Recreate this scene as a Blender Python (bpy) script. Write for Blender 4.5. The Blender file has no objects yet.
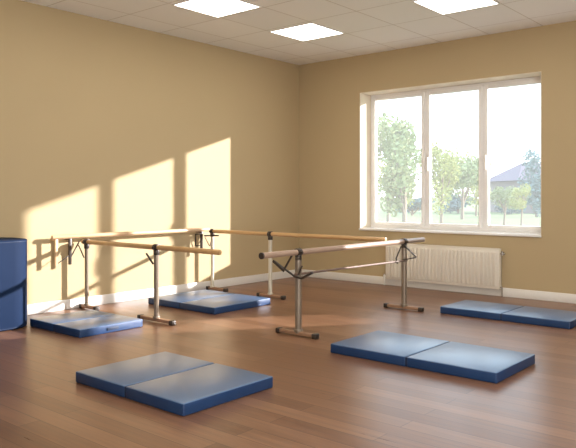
import bpy, bmesh, math, random
from mathutils import Vector, Matrix
random.seed(7)
S = bpy.context.scene
COL = S.collection
# ------------------------------------------------ camera
CAM = Vector((7.97, -9.72, 1.5))
cd = bpy.data.cameras.new('camera'); co = bpy.data.objects.new('camera', cd); COL.objects.link(co)
co.location = CAM
fwd = Vector((-.647, .763, 0)).normalized()
co.rotation_euler = fwd.to_track_quat('-Z', 'Y').to_euler()
cd.sensor_width = 36; cd.lens = 674 / 576 * 36
cd.shift_y = -28.5 / 576
cd.clip_end = 500
S.camera = co
# ------------------------------------------------ sky, sun, exposure
w = bpy.data.worlds.new('sky'); S.world = w; w.use_nodes = True
nt = w.node_tree; bg = nt.nodes['Background']
tc = nt.nodes.new('ShaderNodeTexCoord'); sx = nt.nodes.new('ShaderNodeSeparateXYZ')
cr = nt.nodes.new('ShaderNodeValToRGB')
nt.links.new(tc.outputs['Generated'], sx.inputs[0]); nt.links.new(sx.outputs['Z'], cr.inputs[0])
cr.color_ramp.elements[0].color = (.86, .94, 1, 1); cr.color_ramp.elements[0].position = 0.0
cr.color_ramp.elements[1].color = (.55, .76, 1, 1); cr.color_ramp.elements[1].position = .7
nt.links.new(cr.outputs[0], bg.inputs[0]); bg.inputs[1].default_value = 3.2
sd = bpy.data.lights.new('sun', 'SUN'); so = bpy.data.objects.new('sun', sd); COL.objects.link(so)
so.rotation_euler = Vector((-1, -1.32, -.428)).to_track_quat('-Z', 'Y').to_euler()
sd.energy = 16; sd.angle = math.radians(.9); sd.color = (1, .94, .95)
S.view_settings.view_transform = 'Standard'; S.view_settings.look = 'None'
S.view_settings.gamma = 1; S.view_settings.use_curve_mapping = False
S.view_settings.exposure = 0.0
PANEL_E = 8.0
# added fill light behind and right of the viewer; no window is modelled there
ad = bpy.data.lights.new('side_fill', 'AREA'); ao = bpy.data.objects.new('side_fill', ad); COL.objects.link(ao)
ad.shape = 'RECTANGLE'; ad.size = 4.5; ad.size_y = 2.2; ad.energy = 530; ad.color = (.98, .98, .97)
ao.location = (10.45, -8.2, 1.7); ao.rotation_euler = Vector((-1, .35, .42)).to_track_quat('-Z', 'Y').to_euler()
# ------------------------------------------------ material helpers
def mat(name, col, rough=.5, metal=0, spec=.5, noise=None, bump=None, coat=0):
    m = bpy.data.materials.new(name); m.use_nodes = True
    n = m.node_tree; b = n.nodes['Principled BSDF']
    b.inputs['Base Color'].default_value = (*col, 1); b.inputs['Roughness'].default_value = rough
    b.inputs['Metallic'].default_value = metal; b.inputs['Specular IOR Level'].default_value = spec
    b.inputs['Coat Weight'].default_value = coat; b.inputs['Coat Roughness'].default_value = .3
    t = n.nodes.new('ShaderNodeTexCoord')
    if noise:
        sc, amt = noise
        nz = n.nodes.new('ShaderNodeTexNoise'); nz.inputs['Scale'].default_value = sc; nz.inputs['Detail'].default_value = 4
        mx = n.nodes.new('ShaderNodeMix'); mx.data_type = 'RGBA'
        n.links.new(t.outputs['Object'], nz.inputs['Vector']); n.links.new(nz.outputs[0], mx.inputs[0])
        mx.inputs[6].default_value = (*[c * (1 - amt) for c in col], 1); mx.inputs[7].default_value = (*[min(1, c * (1 + amt)) for c in col], 1)
        n.links.new(mx.outputs[2], b.inputs['Base Color'])
    if bump:
        sc, st = bump
        nz = n.nodes.new('ShaderNodeTexNoise'); nz.inputs['Scale'].default_value = sc; nz.inputs['Detail'].default_value = 6
        bp = n.nodes.new('ShaderNodeBump'); bp.inputs['Strength'].default_value = st; bp.inputs['Distance'].default_value = .01
        n.links.new(t.outputs['Object'], nz.inputs['Vector']); n.links.new(nz.outputs[0], bp.inputs['Height']); n.links.new(bp.outputs[0], b.inputs['Normal'])
    return m

def wood_mat(name, c1, c2, rough=.4, axis=0):
    m = mat(name, c1, rough); n = m.node_tree; b = n.nodes['Principled BSDF']
    t = n.nodes.new('ShaderNodeTexCoord'); mp = n.nodes.new('ShaderNodeMapping')
    s = [30, 30, 30]; s[axis] = 1.5; mp.inputs['Scale'].default_value = s
    nz = n.nodes.new('ShaderNodeTexNoise'); nz.inputs['Scale'].default_value = 1; nz.inputs['Detail'].default_value = 5
    mx = n.nodes.new('ShaderNodeMix'); mx.data_type = 'RGBA'
    n.links.new(t.outputs['Object'], mp.inputs[0]); n.links.new(mp.outputs[0], nz.inputs['Vector']); n.links.new(nz.outputs[0], mx.inputs[0])
    mx.inputs[6].default_value = (*c1, 1); mx.inputs[7].default_value = (*c2, 1); n.links.new(mx.outputs[2], b.inputs['Base Color'])
    return m

def floor_mat():
    m = mat('floor_planks', (.3, .17, .1), .33, spec=.38); n = m.node_tree; b = n.nodes['Principled BSDF']
    t = n.nodes.new('ShaderNodeTexCoord')
    br = n.nodes.new('ShaderNodeTexBrick'); br.offset = .37; br.offset_frequency = 2
    for k, v in (('Scale', 1), ('Brick Width', 1.9), ('Row Height', .16), ('Mortar Size', .0022), ('Mortar Smooth', .2), ('Bias', 0)):
        br.inputs[k].default_value = v
    br.inputs['Color1'].default_value = (.165, .078, .042, 1); br.inputs['Color2'].default_value = (.25, .128, .072, 1)
    br.inputs['Mortar'].default_value = (.07, .035, .02, 1)
    n.links.new(t.outputs['Object'], br.inputs['Vector'])
    mp = n.nodes.new('ShaderNodeMapping'); mp.inputs['Scale'].default_value = (1.1, 26, 1)
    nz = n.nodes.new('ShaderNodeTexNoise'); nz.inputs['Scale'].default_value = 1; nz.inputs['Detail'].default_value = 6; nz.inputs['Roughness'].default_value = .65
    n.links.new(t.outputs['Object'], mp.inputs[0]); n.links.new(mp.outputs[0], nz.inputs['Vector'])
    rp = n.nodes.new('ShaderNodeMapRange'); rp.inputs[1].default_value = .25; rp.inputs[2].default_value = .75; rp.inputs[3].default_value = .72; rp.inputs[4].default_value = 1.3
    n.links.new(nz.outputs[0], rp.inputs[0])
    mu = n.nodes.new('ShaderNodeVectorMath'); mu.operation = 'SCALE'
    n.links.new(br.outputs[0], mu.inputs[0]); n.links.new(rp.outputs[0], mu.inputs['Scale']); n.links.new(mu.outputs[0], b.inputs['Base Color'])
    r2 = n.nodes.new('ShaderNodeMapRange'); r2.inputs[3].default_value = .22; r2.inputs[4].default_value = .40
    n.links.new(nz.outputs[0], r2.inputs[0]); n.links.new(r2.outputs[0], b.inputs['Roughness'])
    bp = n.nodes.new('ShaderNodeBump'); bp.inputs['Strength'].default_value = .12; bp.inputs['Distance'].default_value = .004
    n.links.new(nz.outputs[0], bp.inputs['Height']); n.links.new(bp.outputs[0], b.inputs['Normal'])
    return m

def ceil_mat():
    m = mat('ceiling_tiles', (.8, .76, .68), .9, spec=.1); n = m.node_tree; b = n.nodes['Principled BSDF']
    t = n.nodes.new('ShaderNodeTexCoord'); mp = n.nodes.new('ShaderNodeMapping'); mp.inputs['Location'].default_value = (-.51 + 8, 1.44 + 18.4, 0)
    br = n.nodes.new('ShaderNodeTexBrick'); br.offset = 0
    for k, v in (('Scale', 1), ('Brick Width', .8), ('Row Height', .92), ('Mortar Size', .008), ('Mortar Smooth', .3), ('Bias', 0)):
        br.inputs[k].default_value = v
    br.inputs['Color1'].default_value = (.88, .87, .84, 1); br.inputs['Color2'].default_value = (.91, .90, .87, 1); br.inputs['Mortar'].default_value = (.62, .58, .52, 1)
    n.links.new(t.outputs['Object'], mp.inputs[0]); n.links.new(mp.outputs[0], br.inputs['Vector'])
    n.links.new(br.outputs[0], b.inputs['Base Color'])
    return m

def glass_mat():
    m = bpy.data.materials.new('window_glass'); m.use_nodes = True; n = m.node_tree
    n.nodes.remove(n.nodes['Principled BSDF']); out = n.nodes['Material Output']
    tr = n.nodes.new('ShaderNodeBsdfTransparent'); tr.inputs[0].default_value = (.97, .98, .97, 1)
    gl = n.nodes.new('ShaderNodeBsdfGlossy'); gl.inputs['Roughness'].default_value = .02
    tl = n.nodes.new('ShaderNodeBsdfTranslucent'); tl.inputs[0].default_value = (1, 1, 1, 1)
    fr = n.nodes.new('ShaderNodeFresnel'); fr.inputs[0].default_value = 1.3
    m1 = n.nodes.new('ShaderNodeMixShader'); m1.inputs[0].default_value = .04
    m2 = n.nodes.new('ShaderNodeMixShader')
    n.links.new(tr.outputs[0], m1.inputs[1]); n.links.new(tl.outputs[0], m1.inputs[2])
    n.links.new(fr.outputs[0], m2.inputs[0]); n.links.new(m1.outputs[0], m2.inputs[1]); n.links.new(gl.outputs[0], m2.inputs[2])
    n.links.new(m2.outputs[0], out.inputs[0]); return m

def emit_mat(name, col, s):
    m = bpy.data.materials.new(name); m.use_nodes = True; n = m.node_tree
    b = n.nodes['Principled BSDF']; b.inputs['Base Color'].default_value = (.8, .8, .8, 1)
    b.inputs['Emission Color'].default_value = (*col, 1); b.inputs['Emission Strength'].default_value = s; return m

M = dict(
    floor=floor_mat(), ceil=ceil_mat(), glass=glass_mat(),
    wall=mat('wall_paint', (.49, .378, .218), .75, spec=.25, noise=(1.2, .02), bump=(60, .05)),
    wall_bounce=mat('wall_bounce_pale', (.82, .79, .72), .8, spec=.2),  # unseen walls, made pale to bounce more light into the room
    white=mat('white_trim', (.80, .77, .72), .4),
    reveal=mat('reveal_plaster', (.80, .72, .58), .7),
    pvc=mat('window_frame_white', (.88, .86, .84), .35),
    rad=mat('radiator_enamel', (.78, .72, .62), .35),
    chrome=mat('chrome', (.5, .48, .45), .25, metal=1),
    dark=mat('dark_metal', (.05, .038, .03), .4, metal=.3),
    post=mat('post_metal', (.25, .20, .15), .38, metal=.45),
    rod=mat('rod_brown', (.16, .10, .07), .55),
    ground_wood=wood_mat('base_wood', (.26, .14, .08), (.38, .22, .13), .45, 0),
    wood_x=wood_mat('rail_wood_x', (.46, .27, .11), (.62, .39, .18), .35, 0),
    wood_y=wood_mat('rail_wood_y', (.56, .36, .2), (.72, .5, .3), .35, 1),
    wood_r=wood_mat('rail_wood_pale', (.30, .20, .14), (.44, .31, .23), .35, 1),
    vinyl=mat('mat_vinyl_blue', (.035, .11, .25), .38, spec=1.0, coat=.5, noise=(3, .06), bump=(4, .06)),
    vinyl_side_shade=mat('mat_side_shade_blue', (.010, .040, .12), .45, bump=(220, .06)),  # mat sides: shade put into a darker blue than the tops
    vinyl_pad=mat('pad_vinyl_blue', (.007, .018, .05), .7, spec=.1, noise=(2.5, .08), bump=(160, .06)),
    seam=mat('seam_dark_blue', (.008, .022, .06), .6),
    emit=emit_mat('light_diffuser', (1, .97, .9), PANEL_E),
    grass=mat('lawn', (.14, .18, .06), .9, noise=(.5, .2)),
    leaf_a=mat('leaf_yellow_green', (.34, .35, .11), .8, noise=(.8, .2)),
    leaf_b=mat('leaf_pale_green', (.26, .30, .13), .8, noise=(.8, .2)),
    leaf_c=mat('leaf_blue_green', (.13, .20, .20), .8, noise=(.8, .2)),
    bark=mat('bark', (.25, .19, .14), .9, noise=(6, .3)),
    render=mat('house_render', (.2, .18, .18), .8), roof=mat('house_roof_slate', (.12, .095, .13), .7, noise=(2, .1)),
    hpane=mat('house_window', (.1, .14, .18), .1),
)
# ------------------------------------------------ mesh helpers
def box(bm, lo, hi, bev=0, seg=2, mi=0):
    lo = Vector(lo); hi = Vector(hi)
    r = bmesh.ops.create_cube(bm, size=1, matrix=Matrix.Translation((lo + hi) / 2) @ Matrix.Diagonal((*(hi - lo), 1)))
    vs = r['verts']
    if bev:
        es = list({e for v in vs for e in v.link_edges})
        r2 = bmesh.ops.bevel(bm, geom=es, offset=bev, segments=seg, profile=.5, affect='EDGES')
    return bm
def rod(bm, a, b, r, seg=20, r2=None, bev=0):
    a = Vector(a); b = Vector(b); d = b - a
    q = d.to_track_quat('Z', 'Y').to_matrix().to_4x4()
    g = bmesh.ops.create_cone(bm, cap_ends=True, segments=seg, radius1=r, radius2=r if r2 is None else r2, depth=d.length, matrix=Matrix.Translation((a + b) / 2) @ q)
    if bev:
        es = [e for e in {e for v in g['verts'] for e in v.link_edges} if any(len(f.verts) > 4 for f in e.link_faces)]
        bmesh.ops.bevel(bm, geom=es, offset=bev, segments=2, profile=.5, affect='EDGES')
def strip(bm, a, b, wdir, w_, t):
    """flat bar from a to b, w_ wide along wdir and t thick"""
    a = Vector(a); b = Vector(b); d = (b - a); L = d.length; z = d.normalized(); x = Vector(wdir); x = (x - z * x.dot(z)).normalized(); y = z.cross(x)
    R = Matrix((x, y, z)).transposed().to_4x4()
    g = bmesh.ops.create_cube(bm, size=1, matrix=Matrix.Translation((a + b) / 2) @ R @ Matrix.Diagonal((w_, t, L, 1)))
    bmesh.ops.bevel(bm, geom=list({e for v in g['verts'] for e in v.link_edges}), offset=min(w_, t) * .2, segments=2, profile=.5, affect='EDGES')
def link(name, bm, m, parent=None, smooth=True, label=None):
    me = bpy.data.meshes.new(name); bm.to_mesh(me); bm.free()
    for x in (m if isinstance(m, (list, tuple)) else [m]): me.materials.append(x)
    if smooth:
        for p in me.polygons: p.use_smooth = True
        try: me.set_sharp_from_angle(angle=math.radians(35))
        except Exception: pass
    o = bpy.data.objects.new(name, me); COL.objects.link(o)
    if parent:
        bpy.context.view_layer.update()
        o.parent = parent; o.matrix_parent_inverse = parent_world(parent).inverted()
    if label: o['label'] = label
    return o
def parent_world(p):
    if p.parent: return parent_world(p.parent) @ p.matrix_parent_inverse @ p.matrix_basis
    return p.matrix_basis.copy()
def thing(name, label, cat, loc=(0, 0, 0), group=None):
    o = bpy.data.objects.new(name, None); COL.objects.link(o); o.location = loc; o.empty_display_size = .1
    o['label'] = label; o['category'] = cat
    if group: o['group'] = group
    return o
def struct(name, bm, m, smooth=False, label=None):
    o = link(name, bm, m, None, smooth); o['kind'] = 'structure'
    if label: o['label'] = label
    return o
def NB(): return bmesh.new()
# ------------------------------------------------ room shell
XR, YF, HC = 10.6, -11.6, 3.93
b = NB(); box(b, (-.25, YF - .25, -.2), (XR + .25, .45, 0)); struct('floor', b, M['floor'])
b = NB(); box(b, (-.25, YF - .25, HC), (XR + .25, .45, HC + .2)); struct('ceiling', b, M['ceil'])
b = NB(); box(b, (-.25, YF - .25, 0), (0, .45, HC)); struct('wall_left', b, M['wall'])
b = NB(); box(b, (XR, YF - .25, 0), (XR + .25, .45, HC)); struct('wall_right', b, M['wall_bounce'])
b = NB(); box(b, (0, YF - .25, 0), (XR, YF, HC)); struct('wall_front', b, M['wall_bounce'])
WX0, WX1, WZ0, WZ1 = 1.36, 4.49, .90, 3.28       # window opening in the far wall
VX0, VX1 = 5.04, 6.35                             # a second window of the same wall, right of the picture
b = NB(); D = .45
box(b, (0, 0, 0), (WX0, D, HC)); box(b, (WX1, 0, 0), (VX0, D, HC)); box(b, (VX1, 0, 0), (XR, D, HC))
for a0, a1 in ((WX0, WX1), (VX0, VX1)):
    box(b, (a0, 0, 0), (a1, D, WZ0)); box(b, (a0, 0, WZ1), (a1, D, HC))
bmesh.ops.remove_doubles(b, verts=b.verts, dist=1e-5)
struct('wall_back', b, M['wall'])
def base(name, lo, hi):
    b = NB(); box(b, lo, hi, .006); struct(name, b, M['white'], True)
base('baseboard_left', (0, YF, 0), (.022, -.001, .13)); base('baseboard_back', (.023, -.022, 0), (XR - .023, 0, .13))
base('baseboard_right', (XR - .022, YF, 0), (XR, -.001, .13)); base('baseboard_front', (.023, YF, 0), (XR - .023, YF + .022, .13))
def reveal(idx, x0, x1):
    b = NB(); t = .008; y1 = .335
    box(b, (x0, .001, WZ0 + .03), (x0 + t, y1, WZ1)); box(b, (x1 - t, .001, WZ0 + .03), (x1, y1, WZ1)); box(b, (x0 + t, .001, WZ1 - t), (x1 - t, y1, WZ1))
    struct('trim_%d' % idx, b, M['reveal'])
reveal(1, WX0, WX1); reveal(2, VX0, VX1)
def window(name, x0, x1, splits, handles):
    root = bpy.data.objects.new(name, None); COL.objects.link(root); root.location = (x0, .34, WZ0); root['kind'] = 'structure'
    x0 += .008; x1 -= .008; z0, z1 = WZ0 + .035, WZ1 - .008; fy0, fy1 = .335, .42; fw = .06
    b = NB()
    box(b, (x0, fy0, z0), (x0 + fw, fy1, z1), .004); box(b, (x1 - fw, fy0, z0), (x1, fy1, z1), .004)
    box(b, (x0 + fw, fy0, z0), (x1 - fw, fy1, z0 + fw), .004); box(b, (x0 + fw, fy0, z1 - fw), (x1 - fw, fy1, z1), .004)
    for s in splits: box(b, (s - .035, fy0 + .003, z0 + fw), (s + .035, fy1, z1 - fw), .003)
    link('window_frame', b, M['pvc'], root)
    edges = [x0 + fw] + [v for s in splits for v in (s - .035, s + .035)] + [x1 - fw]
    for i in range(len(splits) + 1):
        a, c = edges[2 * i] - .012, edges[2 * i + 1] + .012; sz0, sz1 = z0 + fw - .012, z1 - fw + .012; sw = .055; sy0, sy1 = .315, .39
        b = NB()
        box(b, (a, sy0, sz0), (a + sw, sy1, sz1), .005); box(b, (c - sw, sy0, sz0), (c, sy1, sz1), .005)
        box(b, (a + sw, sy0, sz0), (c - sw, sy1, sz0 + sw), .005); box(b, (a + sw, sy0, sz1 - sw), (c - sw, sy1, sz1), .005)
        sash = link('sash', b, M['pvc'], root)
        b = NB(); box(b, (a + sw - .004, .352, sz0 + sw - .004), (c - sw + .004, .358, sz1 - sw + .004)); link('pane', b, M['glass'], sash, False)
        if i in handles:
            b = NB(); hx = a + .03
            box(b, (hx - .02, sy0 - .012, 2.02), (hx + .02, sy0, 2.16), .004); rod(b, (hx, sy0 - .012, 2.10), (hx, sy0 - .05, 2.10), .014, 14)
            box(b, (hx - .017, sy0 - .065, 1.90), (hx + .017, sy0 - .038, 2.13), .008, 3); link('handle', b, M['white'], sash)
    b = NB(); box(b, (x0 - .012, -.028, WZ0), (x1 + .012, -.0005, WZ0 + .035), .008, 3); box(b, (x0 - .005, -.01, WZ0), (x1 + .005, fy0 + .02, WZ0 + .035), .0)
    link('window_sill', b, M['pvc'], root)
window('window_1', WX0, WX1, (2.46, 3.47), (1, 2))
window('window_2', VX0, VX1, (), (0,))
# ------------------------------------------------ ceiling lights
def ceiling_light(x, y, label=None):
    t = thing('ceiling_light', label, 'ceiling light', (x, y, HC), 'square ceiling light panels')
    h = .40; b = NB(); z0, z1 = HC - .012, HC
    box(b, (x - h, y - h, z0), (x + h, y - h + .018, z1)); box(b, (x - h, y + h - .018, z0), (x + h, y + h, z1))
    box(b, (x - h, y - h + .018, z0), (x - h + .018, y + h - .018, z1)); box(b, (x + h - .018, y - h + .018, z0), (x + h, y + h - .018, z1))
    link('frame', b, M['white'], t, False)
    b = NB(); box(b, (x - h + .018, y - h + .018, HC - .008), (x + h - .018, y + h - .018, HC)); link('diffuser', b, M['emit'], t, False)
L = {(0, 1): 'leftmost square ceiling light, cut by the top edge of the photo above the left wall', (0, 0): 'square ceiling light nearest the far corner, the one wholly in view',
     (1, 0): 'rightmost square ceiling light, above the window'}
for i in range(3):
    for j in range(3):
        ceiling_light(1.71 + 2.4 * i, -1.9 - 1.84 * j, L.get((i, j), 'square white ceiling light panel overhead nearer the viewer, outside the photo'))
# ------------------------------------------------ radiator
RX0, RX1, RZ0, RZ1, RY = 1.95, 3.91, .11, .70, -.12
t = thing('radiator', 'cream ribbed panel radiator on the wall under the window', 'radiator', (2.86, -.06, 0))
b = NB(); box(b, (RX0, RY + .012, RZ0), (RX1, RY + .03, RZ1), .004)
n = 30; pitch = (RX1 - RX0 - .06) / n
for k in range(n):
    x = RX0 + .03 + pitch * (k + .5); box(b, (x - pitch * .30, RY - .012, RZ0 + .045), (x + pitch * .30, RY + .014, RZ1 - .045), .008, 2)
link('front_panel', b, M['rad'], t)
b = NB(); box(b, (RX0, RY + .035, RZ0), (RX0 + .012, -.025, RZ1), .003); link('side_cover', b, M['rad'], t)
b = NB(); box(b, (RX1 - .012, RY + .035, RZ0), (RX1, -.025, RZ1), .003); link('side_cover', b, M['rad'], t)
b = NB(); box(b, (RX0, RY + .01, RZ1), (RX1, -.025, RZ1 + .012), .003)
for k in range(60):
    x = RX0 + .03 + (RX1 - RX0 - .06) * k / 59; box(b, (x - .004, RY + .03, RZ1 + .0115), (x + .004, -.04, RZ1 + .016))
link('top_grille', b, M['rad'], t)
b = NB(); box(b, (RX0 + .02, -.06, RZ0 + .02), (RX1 - .02, -.045, RZ1 - .02)); link('rear_panel', b, M['rad'], t)
for x in (RX0 + .3, RX1 - .3):
    b = NB(); box(b, (x - .02, -.045, RZ0 + .06), (x + .02, 0, RZ1 - .06)); link('wall_bracket', b, M['rad'], t)
b = NB(); rod(b, (RX1, -.075, RZ1 - .06), (RX1 + .035, -.075, RZ1 - .06), .013, 16); rod(b, (RX1 + .035, -.075, RZ1 - .085), (RX1 + .035, -.075, RZ1 - .03), .018, 16)
rod(b, (RX1 + .035, -.075, RZ1 - .06), (RX1 + .075, -.075, RZ1 - .06), .02, 18, .017, .003); link('valve', b, M['chrome'], t, label='metal valve')
b = NB(); rod(b, (RX1, -.075, RZ0 + .03), (RX1 + .03, -.075, RZ0 + .03), .011, 14); rod(b, (RX1 + .03, -.075, RZ0 + .045), (RX1 + .03, -.075, 0), .009, 14)
link('pipe', b, M['chrome'], t)
b = NB(); rod(b, (RX0, -.075, RZ0 + .03), (RX0 - .045, -.075, RZ0 + .03), .012, 14); rod(b, (RX0 - .045, -.075, RZ0 + .08), (RX0 - .045, -.075, 0), .009, 14); rod(b, (RX0 - .045, -.075, RZ0 + .0), (RX0 - .045, -.075, RZ0 + .06), .02, 16)
link('pipe', b, M['white'], t, label='white pipe with lower valve')
# ------------------------------------------------ folding mats
def gym_mat(x0, x1, y0, y1, label, zh=.09, axis=0, handle=None):
    cx, cy = (x0 + x1) / 2, (y0 + y1) / 2
    t = thing('folding_mat', label, 'mat', (cx, cy, 0), 'blue folding exercise mats on the floor')
    g = .007
    for s in (0, 1):
        lo = (x0, y0, .0) if s == 0 else ((cx + g, y0, 0) if axis == 0 else (x0, cy + g, 0))
        hi = ((cx - g, y1, zh) if axis == 0 else (x1, cy - g, zh)) if s == 0 else (x1, y1, zh)
        b = NB(); box(b, lo, hi, .012, 3)
        bmesh.ops.recalc_face_normals(b, faces=b.faces)
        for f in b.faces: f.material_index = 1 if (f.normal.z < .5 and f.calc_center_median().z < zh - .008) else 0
        link('panel', b, [M['vinyl'], M['vinyl_side_shade']], t)
    b = NB()
    if axis == 0: box(b, (cx - .012, y0 + .004, .004), (cx + .012, y1 - .004, zh - .006), .002)
    else: box(b, (x0 + .006, cy - .012, .004), (x1 - .006, cy + .012, zh - .010), .002)
    link('hinge_seam', b, M['seam'], t, label='dark fold seam')
    if handle:
        b = NB(); hx, hy = handle
        box(b, (hx - .002, hy - .075, .03), (hx + .01, hy + .075, .062), .004); link('handle', b, M['seam'], t, label='dark webbing handle')
gym_mat(3.17, 4.48, -6.70, -5.78, 'blue folding mat in the left foreground, nearest the viewer')
gym_mat(4.12, 5.77, -4.56, -3.72, 'blue folding mat in the right foreground, in front of the barre with the levers')
gym_mat(3.90, 5.50, -1.93, -1.20, 'blue folding mat at the right, along the wall beside the radiator')
gym_mat(.71, 1.73, -5.74, -4.92, 'blue folding mat at the left, touching the tall blue padded block', handle=(1.73, -5.33))
gym_mat(.46, 1.79, -3.86, -2.80, 'pale blue lit mat by the left wall, behind the left barre')
# ------------------------------------------------ tall padded block
def pad():
    x0, x1, y1, y0, h, r = .06, .78, -5.70, -7.3, 1.0, .27
    pts = []
    for cx, cy, a0 in ((x1 - r, y1 - r, 0), (x0 + r, y1 - r, 90), (x0 + r, y0 + r, 180), (x1 - r, y0 + r, 270)):
        for k in range(13):
            a = math.radians(a0 + 90 * k / 12); pts.append((cx + r * math.cos(a), cy + r * math.sin(a)))
    t = thing('padded_block', 'tall blue vinyl padded block with rounded ends at the left edge', 'gym block', ((x0 + x1) / 2, (y0 + y1) / 2, 0))
    b = NB(); vs = [b.verts.new((x, y, 0.004)) for x, y in pts]; f = b.faces.new(vs)
    r_ = bmesh.ops.extrude_face_region(b, geom=[f]); bmesh.ops.translate(b, verts=[v for v in r_['geom'] if isinstance(v, bmesh.types.BMVert)], vec=(0, 0, h - .004))
    es = [e for e in b.edges if abs(e.verts[0].co.z - e.verts[1].co.z) < 1e-6]
    bmesh.ops.bevel(b, geom=es, offset=.014, segments=3, profile=.5, affect='EDGES'); bmesh.ops.recalc_face_normals(b, faces=b.faces)
    link('cover', b, M['vinyl_pad'], t)
    b = NB()
    def loop(z, k=1.002, hh=.006):
        cx, cy = (x0 + x1) / 2, (y0 + y1) / 2
        lo = [b.verts.new((cx + (x - cx) * k + (.002 if x > cx else -.002), cy + (y - cy) * k, z)) for x, y in pts]; up = [b.verts.new((v.co.x, v.co.y, z + hh)) for v in lo]
        for i in range(len(lo)): b.faces.new((lo[i], lo[(i + 1) % len(lo)], up[(i + 1) % len(lo)], up[i]))
    loop(h - .022); link('piping', b, M['seam'], t); b = NB(); loop(.02); link('piping', b, M['seam'], t)
pad()
# ------------------------------------------------ barres
def rail(a, bb, r, m, t, cap=None):
    b = NB(); rod(b, a, bb, r, 28, bev=.006); o = link('rail', b, m, t)
    if cap:
        a = Vector(a); bb = Vector(bb); d = (bb - a).normalized()
        for e, s in ((a, -1), (bb, 1)):
            if s in cap: q = NB(); rod(q, e - d * s * .012, e + d * s * .010, r + .003, 28, bev=.004); link('end_cap', q, M['dark'], t, label='dark end cap')
def post(x, y, ztop, t, r=.032, bx0=.30, bx1=.27, m=None, along=None):
    """round upright on a foot bar that lies along x"""
    b = NB(); rod(b, (x, y, .03), (x, y, ztop), r, 24); rod(b, (x, y, .045), (x, y, .075), r + .012, 24, bev=.004); link('post', b, m or M['post'], t)
    b = NB(); box(b, (x - bx0 + .05, y - .03, .012), (x + bx1 - .05, y + .03, .052), .008, 3); f = link('foot', b, M['ground_wood'], t)
    for xa, xb in ((x - bx0, x - bx0 + .06), (x + bx1 - .06, x + bx1)):
        b = NB(); box(b, (xa, y - .034, 0), (xb, y + .034, .056), .01, 3); link('foot_cap', b, M['dark'], f)
def clamp(x, y, z, r, t, ax='y'):
    b = NB(); h = .034
    d = Vector((0, 1, 0)) if ax == 'y' else Vector((1, 0, 0)); c = Vector((x, y, z))
    rod(b, c - d * h, c + d * h, r + .010, 28, bev=.004)
    rod(b, (x, y, z - r - .055), (x, y, z - r + .005), .036, 24, bev=.004)
    p = d.cross(Vector((0, 0, 1))); rod(b, c + p * (r + .004), c + p * (r + .028), .014, 14)
    link('clamp', b, M['dark'], t, label='dark clamp')
# right barre, runs away from the viewer
RXB, RZ = 3.40, .895
t = thing('ballet_barre', 'free-standing barre in the centre with dark levers below its pale rail', 'ballet barre', (RXB, -3.05, 0))
rail((RXB, -4.74, RZ), (RXB, -1.45, RZ), .031, M['wood_r'], t, (-1,))
post(RXB, -4.16, RZ - .05, t, .036, .30, .26); post(RXB, -1.97, RZ - .05, t, .036, .30, .28)
clamp(RXB, -4.16, RZ, .031, t); clamp(RXB, -1.97, RZ, .031, t)
y = -4.22
b = NB(); strip(b, (3.11, y, .785), (3.40, y, .640), (0, 1, 0), .03, .012); strip(b, (3.11, y - .02, .79), (3.27, y - .02, .69), (0, 1, 0), .012, .03)
strip(b, (3.40, y, .640), (3.50, y, .628), (0, 1, 0), .035, .016); strip(b, (3.50, y, .628), (3.64, y, .70), (0, 1, 0), .035, .022)
link('lever', b, M['dark'], t, label='dark hooked lever')
b = NB(); strip(b, (3.36, y, .86), (3.26, y, .715), (0, 1, 0), .022, .014); link('strut', b, M['dark'], t)
b = NB(); strip(b, (3.50, y, .76), (3.45, y, .66), (0, 1, 0), .018, .012); link('strut', b, M['dark'], t)
b = NB(); rod(b, (RXB + .02, -4.24, .665), (RXB + .02, -1.93, .645), .013, 14); link('cross_rod', b, M['rod'], t, label='thin brown rod')
y = -2.02
b = NB(); strip(b, (3.43, y, .85), (3.61, y, .705), (0, 1, 0), .022, .014); strip(b, (3.61, y, .70), (3.40, y, .655), (0, 1, 0), .022, .014); link('lever', b, M['dark'], t)
b = NB(); strip(b, (3.39, y, .84), (3.31, y, .67), (0, 1, 0), .02, .012); strip(b, (3.31, y, .67), (3.33, y, .60), (0, 1, 0), .02, .012); link('strut', b, M['dark'], t)
# front-left barre, parallel to the far wall
FZ, FY = .885, -4.64
t = thing('ballet_barre', 'brown wooden barre at the left, its round rail end pointing right', 'ballet barre', (1.5, FY, 0))
rail((.08, FY, FZ), (2.70, FY, FZ), .030, M['wood_x'], t, None)
post(1.62, FY, FZ - .045, t, .031, .33, .32); post(.17, FY, FZ - .045, t, .026, .14, .25)
clamp(1.62, FY, FZ, .032, t, 'x'); clamp(.17, FY, FZ, .032, t, 'x')
b = NB(); strip(b, (1.48, FY - .04, .81), (1.61, FY - .04, .69), (0, 1, 0), .022, .016); link('lever', b, M['dark'], t)
b = NB(); strip(b, (.17, FY - .04, .68), (.04, FY - .04, .84), (0, 1, 0), .016, .01); link('strut', b, M['dark'], t)
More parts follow.
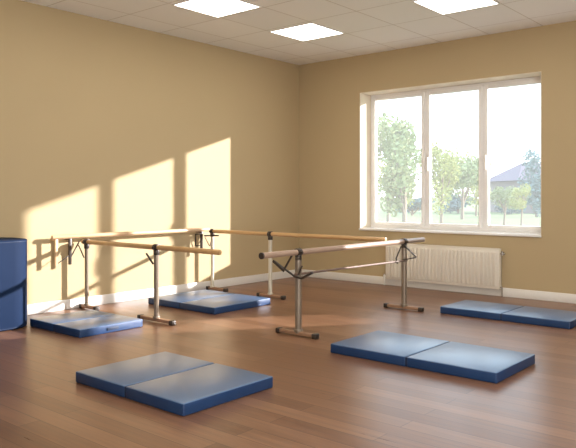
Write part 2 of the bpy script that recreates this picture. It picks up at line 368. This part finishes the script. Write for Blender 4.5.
# back barre, parallel to the far wall
BZ, BY = .935, -2.35
t = thing('ballet_barre', 'slim barre standing farthest back, its long rail running right from the left wall', 'ballet barre', (1.4, BY, 0))
rail((.10, BY, BZ), (3.36, BY, BZ), .030, M['wood_x'], t, None)
M['post_sunlit'] = mat('post_sunlit_metal', (.62, .57, .46), .38, metal=.3)  # back posts: their sunlit brightness is put into this paler colour
post(.15, BY, BZ - .045, t, .026, .12, .33, M['post_sunlit']); post(1.38, BY, BZ - .045, t, .028, .25, .28, M['post_sunlit'])
clamp(.15, BY, BZ, .030, t, 'x'); clamp(1.38, BY, BZ, .030, t, 'x')
b = NB(); strip(b, (.02, BY - .05, .86), (.34, BY - .05, .875), (0, 1, 0), .03, .022); link('lever', b, M['dark'], t)
b = NB(); strip(b, (.03, BY - .05, .84), (.14, BY - .05, .70), (0, 1, 0), .014, .010); strip(b, (.20, BY - .05, .86), (.15, BY - .05, .70), (0, 1, 0), .014, .010); link('strut', b, M['post'], t)
# wall barre on the left wall
WB = .965
t = thing('wall_barre', 'long wooden rail held by brackets along the left wall, passing behind the left barre', 'ballet barre', (0, -3.7, WB))
rail((.125, -5.12, WB), (.125, -2.40, WB), .029, M['wood_y'], t)
for yy in (-5.06, -4.86, -2.56):
    b = NB(); box(b, (.110, yy - .018, .60), (.140, yy + .018, WB - .02), .003); box(b, (0.0, yy - .012, WB - .045), (.112, yy + .012, WB - .02), .003)
    link('bracket', b, M['dark'] if yy > -4.95 else M['wood_y'], t)
b = NB(); strip(b, (.125, -4.87, .66), (.125, -4.72, .90), (1, 0, 0), .016, .014); strip(b, (.125, -5.05, .62), (.125, -4.87, .72), (1, 0, 0), .012, .010); link('strut', b, M['dark'], t)
b = NB()
for s, z0 in ((0, .90), (1, .72)):
    strip(b, (.125, -2.68, z0), (.125, -2.56, z0), (1, 0, 0), .018, .014)
strip(b, (.125, -2.68, .715), (.125, -2.68, .905), (1, 0, 0), .018, .014); link('strut', b, M['dark'], t)
# ------------------------------------------------ outside
b = NB(); GZ = -.35
bmesh.ops.create_grid(b, x_segments=4, y_segments=4, size=200, matrix=Matrix.Translation((0, 200.5, GZ))); g_ = link('ground', b, M['grass'], None, False); g_['kind'] = 'structure'
rgt = Vector((.763, .647, 0))
def spot(px, d):
    p = CAM + fwd * d + rgt * ((px - 288) / 674 * d); return p.x, p.y
def leaves(c, rx, rz, n, size, rng, low=0.0):
    vs, fs = [], []
    blobs = [(Vector((rng.uniform(-.6, .6) * rx, rng.uniform(-.6, .6) * rx, rng.uniform(-.62, .7) * rz)), rng.uniform(.35, .6)) for _ in range(9)]
    for i in range(n):
        bc, br = rng.choice(blobs)
        d = Vector((rng.gauss(0, 1), rng.gauss(0, 1), rng.gauss(0, 1))).normalized() * (rng.random() ** .4) * br
        p = Vector(c) + bc + Vector((d.x * rx, d.y * rx, d.z * rz))
        u = Vector((rng.gauss(0, 1), rng.gauss(0, 1), rng.gauss(0, 1))).normalized(); v = u.orthogonal().normalized(); s = size * rng.uniform(.6, 1.4)
        k = len(vs); vs += [p + u * s, p + v * s * .6, p - u * s, p - v * s * .6]; fs.append((k, k + 1, k + 2, k + 3))
    return vs, fs
def pymesh(name, vs, fs, m, t):
    me = bpy.data.meshes.new(name); me.from_pydata([tuple(v) for v in vs], [], fs); me.materials.append(m)
    o = bpy.data.objects.new(name, me); COL.objects.link(o); o.parent = t; o.matrix_parent_inverse = t.matrix_basis.inverted(); return o
def tree(px, d, h, w_, m, label, seed, trunk=.3, n=2600, name='tree', cat='tree'):
    rng = random.Random(seed); x, y = spot(px, d)
    t = thing(name, label, cat, (x, y, GZ), 'trees and shrubs on the lawn outside')
    ch = h * (1 - trunk); cz = GZ + h * trunk + ch / 2
    vs, fs = leaves((x, y, cz), w_ / 2, ch / 2, n, w_ * .035, rng); pymesh('foliage', vs, fs, m, t)
    b = NB(); rod(b, (x, y, GZ), (x + .1, y, cz), w_ * .028 + .03, 10, w_ * .012 + .02)
    for k in range(4):
        a = rng.uniform(0, 6.28); rod(b, (x + .05, y, GZ + h * trunk * (.9 + .1 * k)), (x + math.cos(a) * w_ * .3, y + math.sin(a) * w_ * .3, cz + ch * .15), w_ * .012 + .015, 8, .015)
    link('trunk', b, M['bark'], t)
tree(404, 34, 6.0, 3.4, M['leaf_b'], 'largest pale leafy tree outside, seen through the left window pane', 1, .12, 3800)
tree(388, 46, 5.0, 3.2, M['leaf_a'], 'pale tree outside at the far left of the left window pane', 2, .15)
tree(441, 40, 5.0, 2.6, M['leaf_a'], 'slim yellow-green tree outside, at the left of the middle pane', 3, .2)
tree(462, 52, 5.2, 3.8, M['leaf_b'], 'round pale green tree outside in the middle pane', 4, .2)
tree(476, 60, 5.4, 2.8, M['leaf_a'], 'tree outside beside the right edge of the middle pane', 5, .2)
tree(504, 40, 2.5, 1.8, M['leaf_b'], 'small tree outside at the left of the right pane', 6, .35, 1500)
tree(521, 38, 2.6, 1.4, M['leaf_a'], 'small yellow-green tree outside before the house', 7, .4, 1500)
tree(546, 46, 4.8, 3.2, M['leaf_c'], 'blue-green tree outside at the right edge of the right pane', 8, .15)
for i, (px, d, h, w_, lab) in enumerate([(458, 70, 1.9, 3.6, 'low dark shrub outside under the trees of the middle pane'), (509, 66, 2.1, 3.6, 'wide low shrub outside in front of the house'),
                                  (536, 58, 2.3, 2.8, 'low shrub outside below the blue-green tree'), (412, 62, 1.8, 4.0, 'low dark shrub outside at the foot of the large tree')]):
    tree(px, d, h, w_, M['leaf_c'], lab, 20 + i, .05, 1800, 'shrub', 'shrub')
hx_, hy_ = spot(560, 74)
t = thing('house', 'grey-walled house with broad slate roof seen beyond the lawn', 'house', (hx_, hy_, GZ))
HM = Matrix.Translation((hx_, hy_, GZ)) @ Matrix.Rotation(math.atan2(rgt.y, rgt.x) + .12, 4, 'Z')
b = NB(); box(b, (-6.5, -4, 0), (6.5, 4, 3.4)); b.transform(HM); link('wall', b, M['render'], t, False)
b = NB(); v = [b.verts.new(p) for p in ((-7.1, -4.6, 3.4), (7.1, -4.6, 3.4), (7.1, 4.6, 3.4), (-7.1, 4.6, 3.4), (-4.4, 0, 5.4), (4.4, 0, 5.4))]
for f in ((0, 1, 5, 4), (1, 2, 5), (2, 3, 4, 5), (3, 0, 4), (3, 2, 1, 0)): b.faces.new([v[i] for i in f])
b.transform(HM); link('roof', b, M['roof'], t, False)
for xx in (-5, -2.6, -.2, 2.2, 4.6):
    b = NB(); box(b, (xx - .55, -4.03, 1.1), (xx + .55, -3.98, 2.5)); b.transform(HM); link('window', b, M['hpane'], t, False)
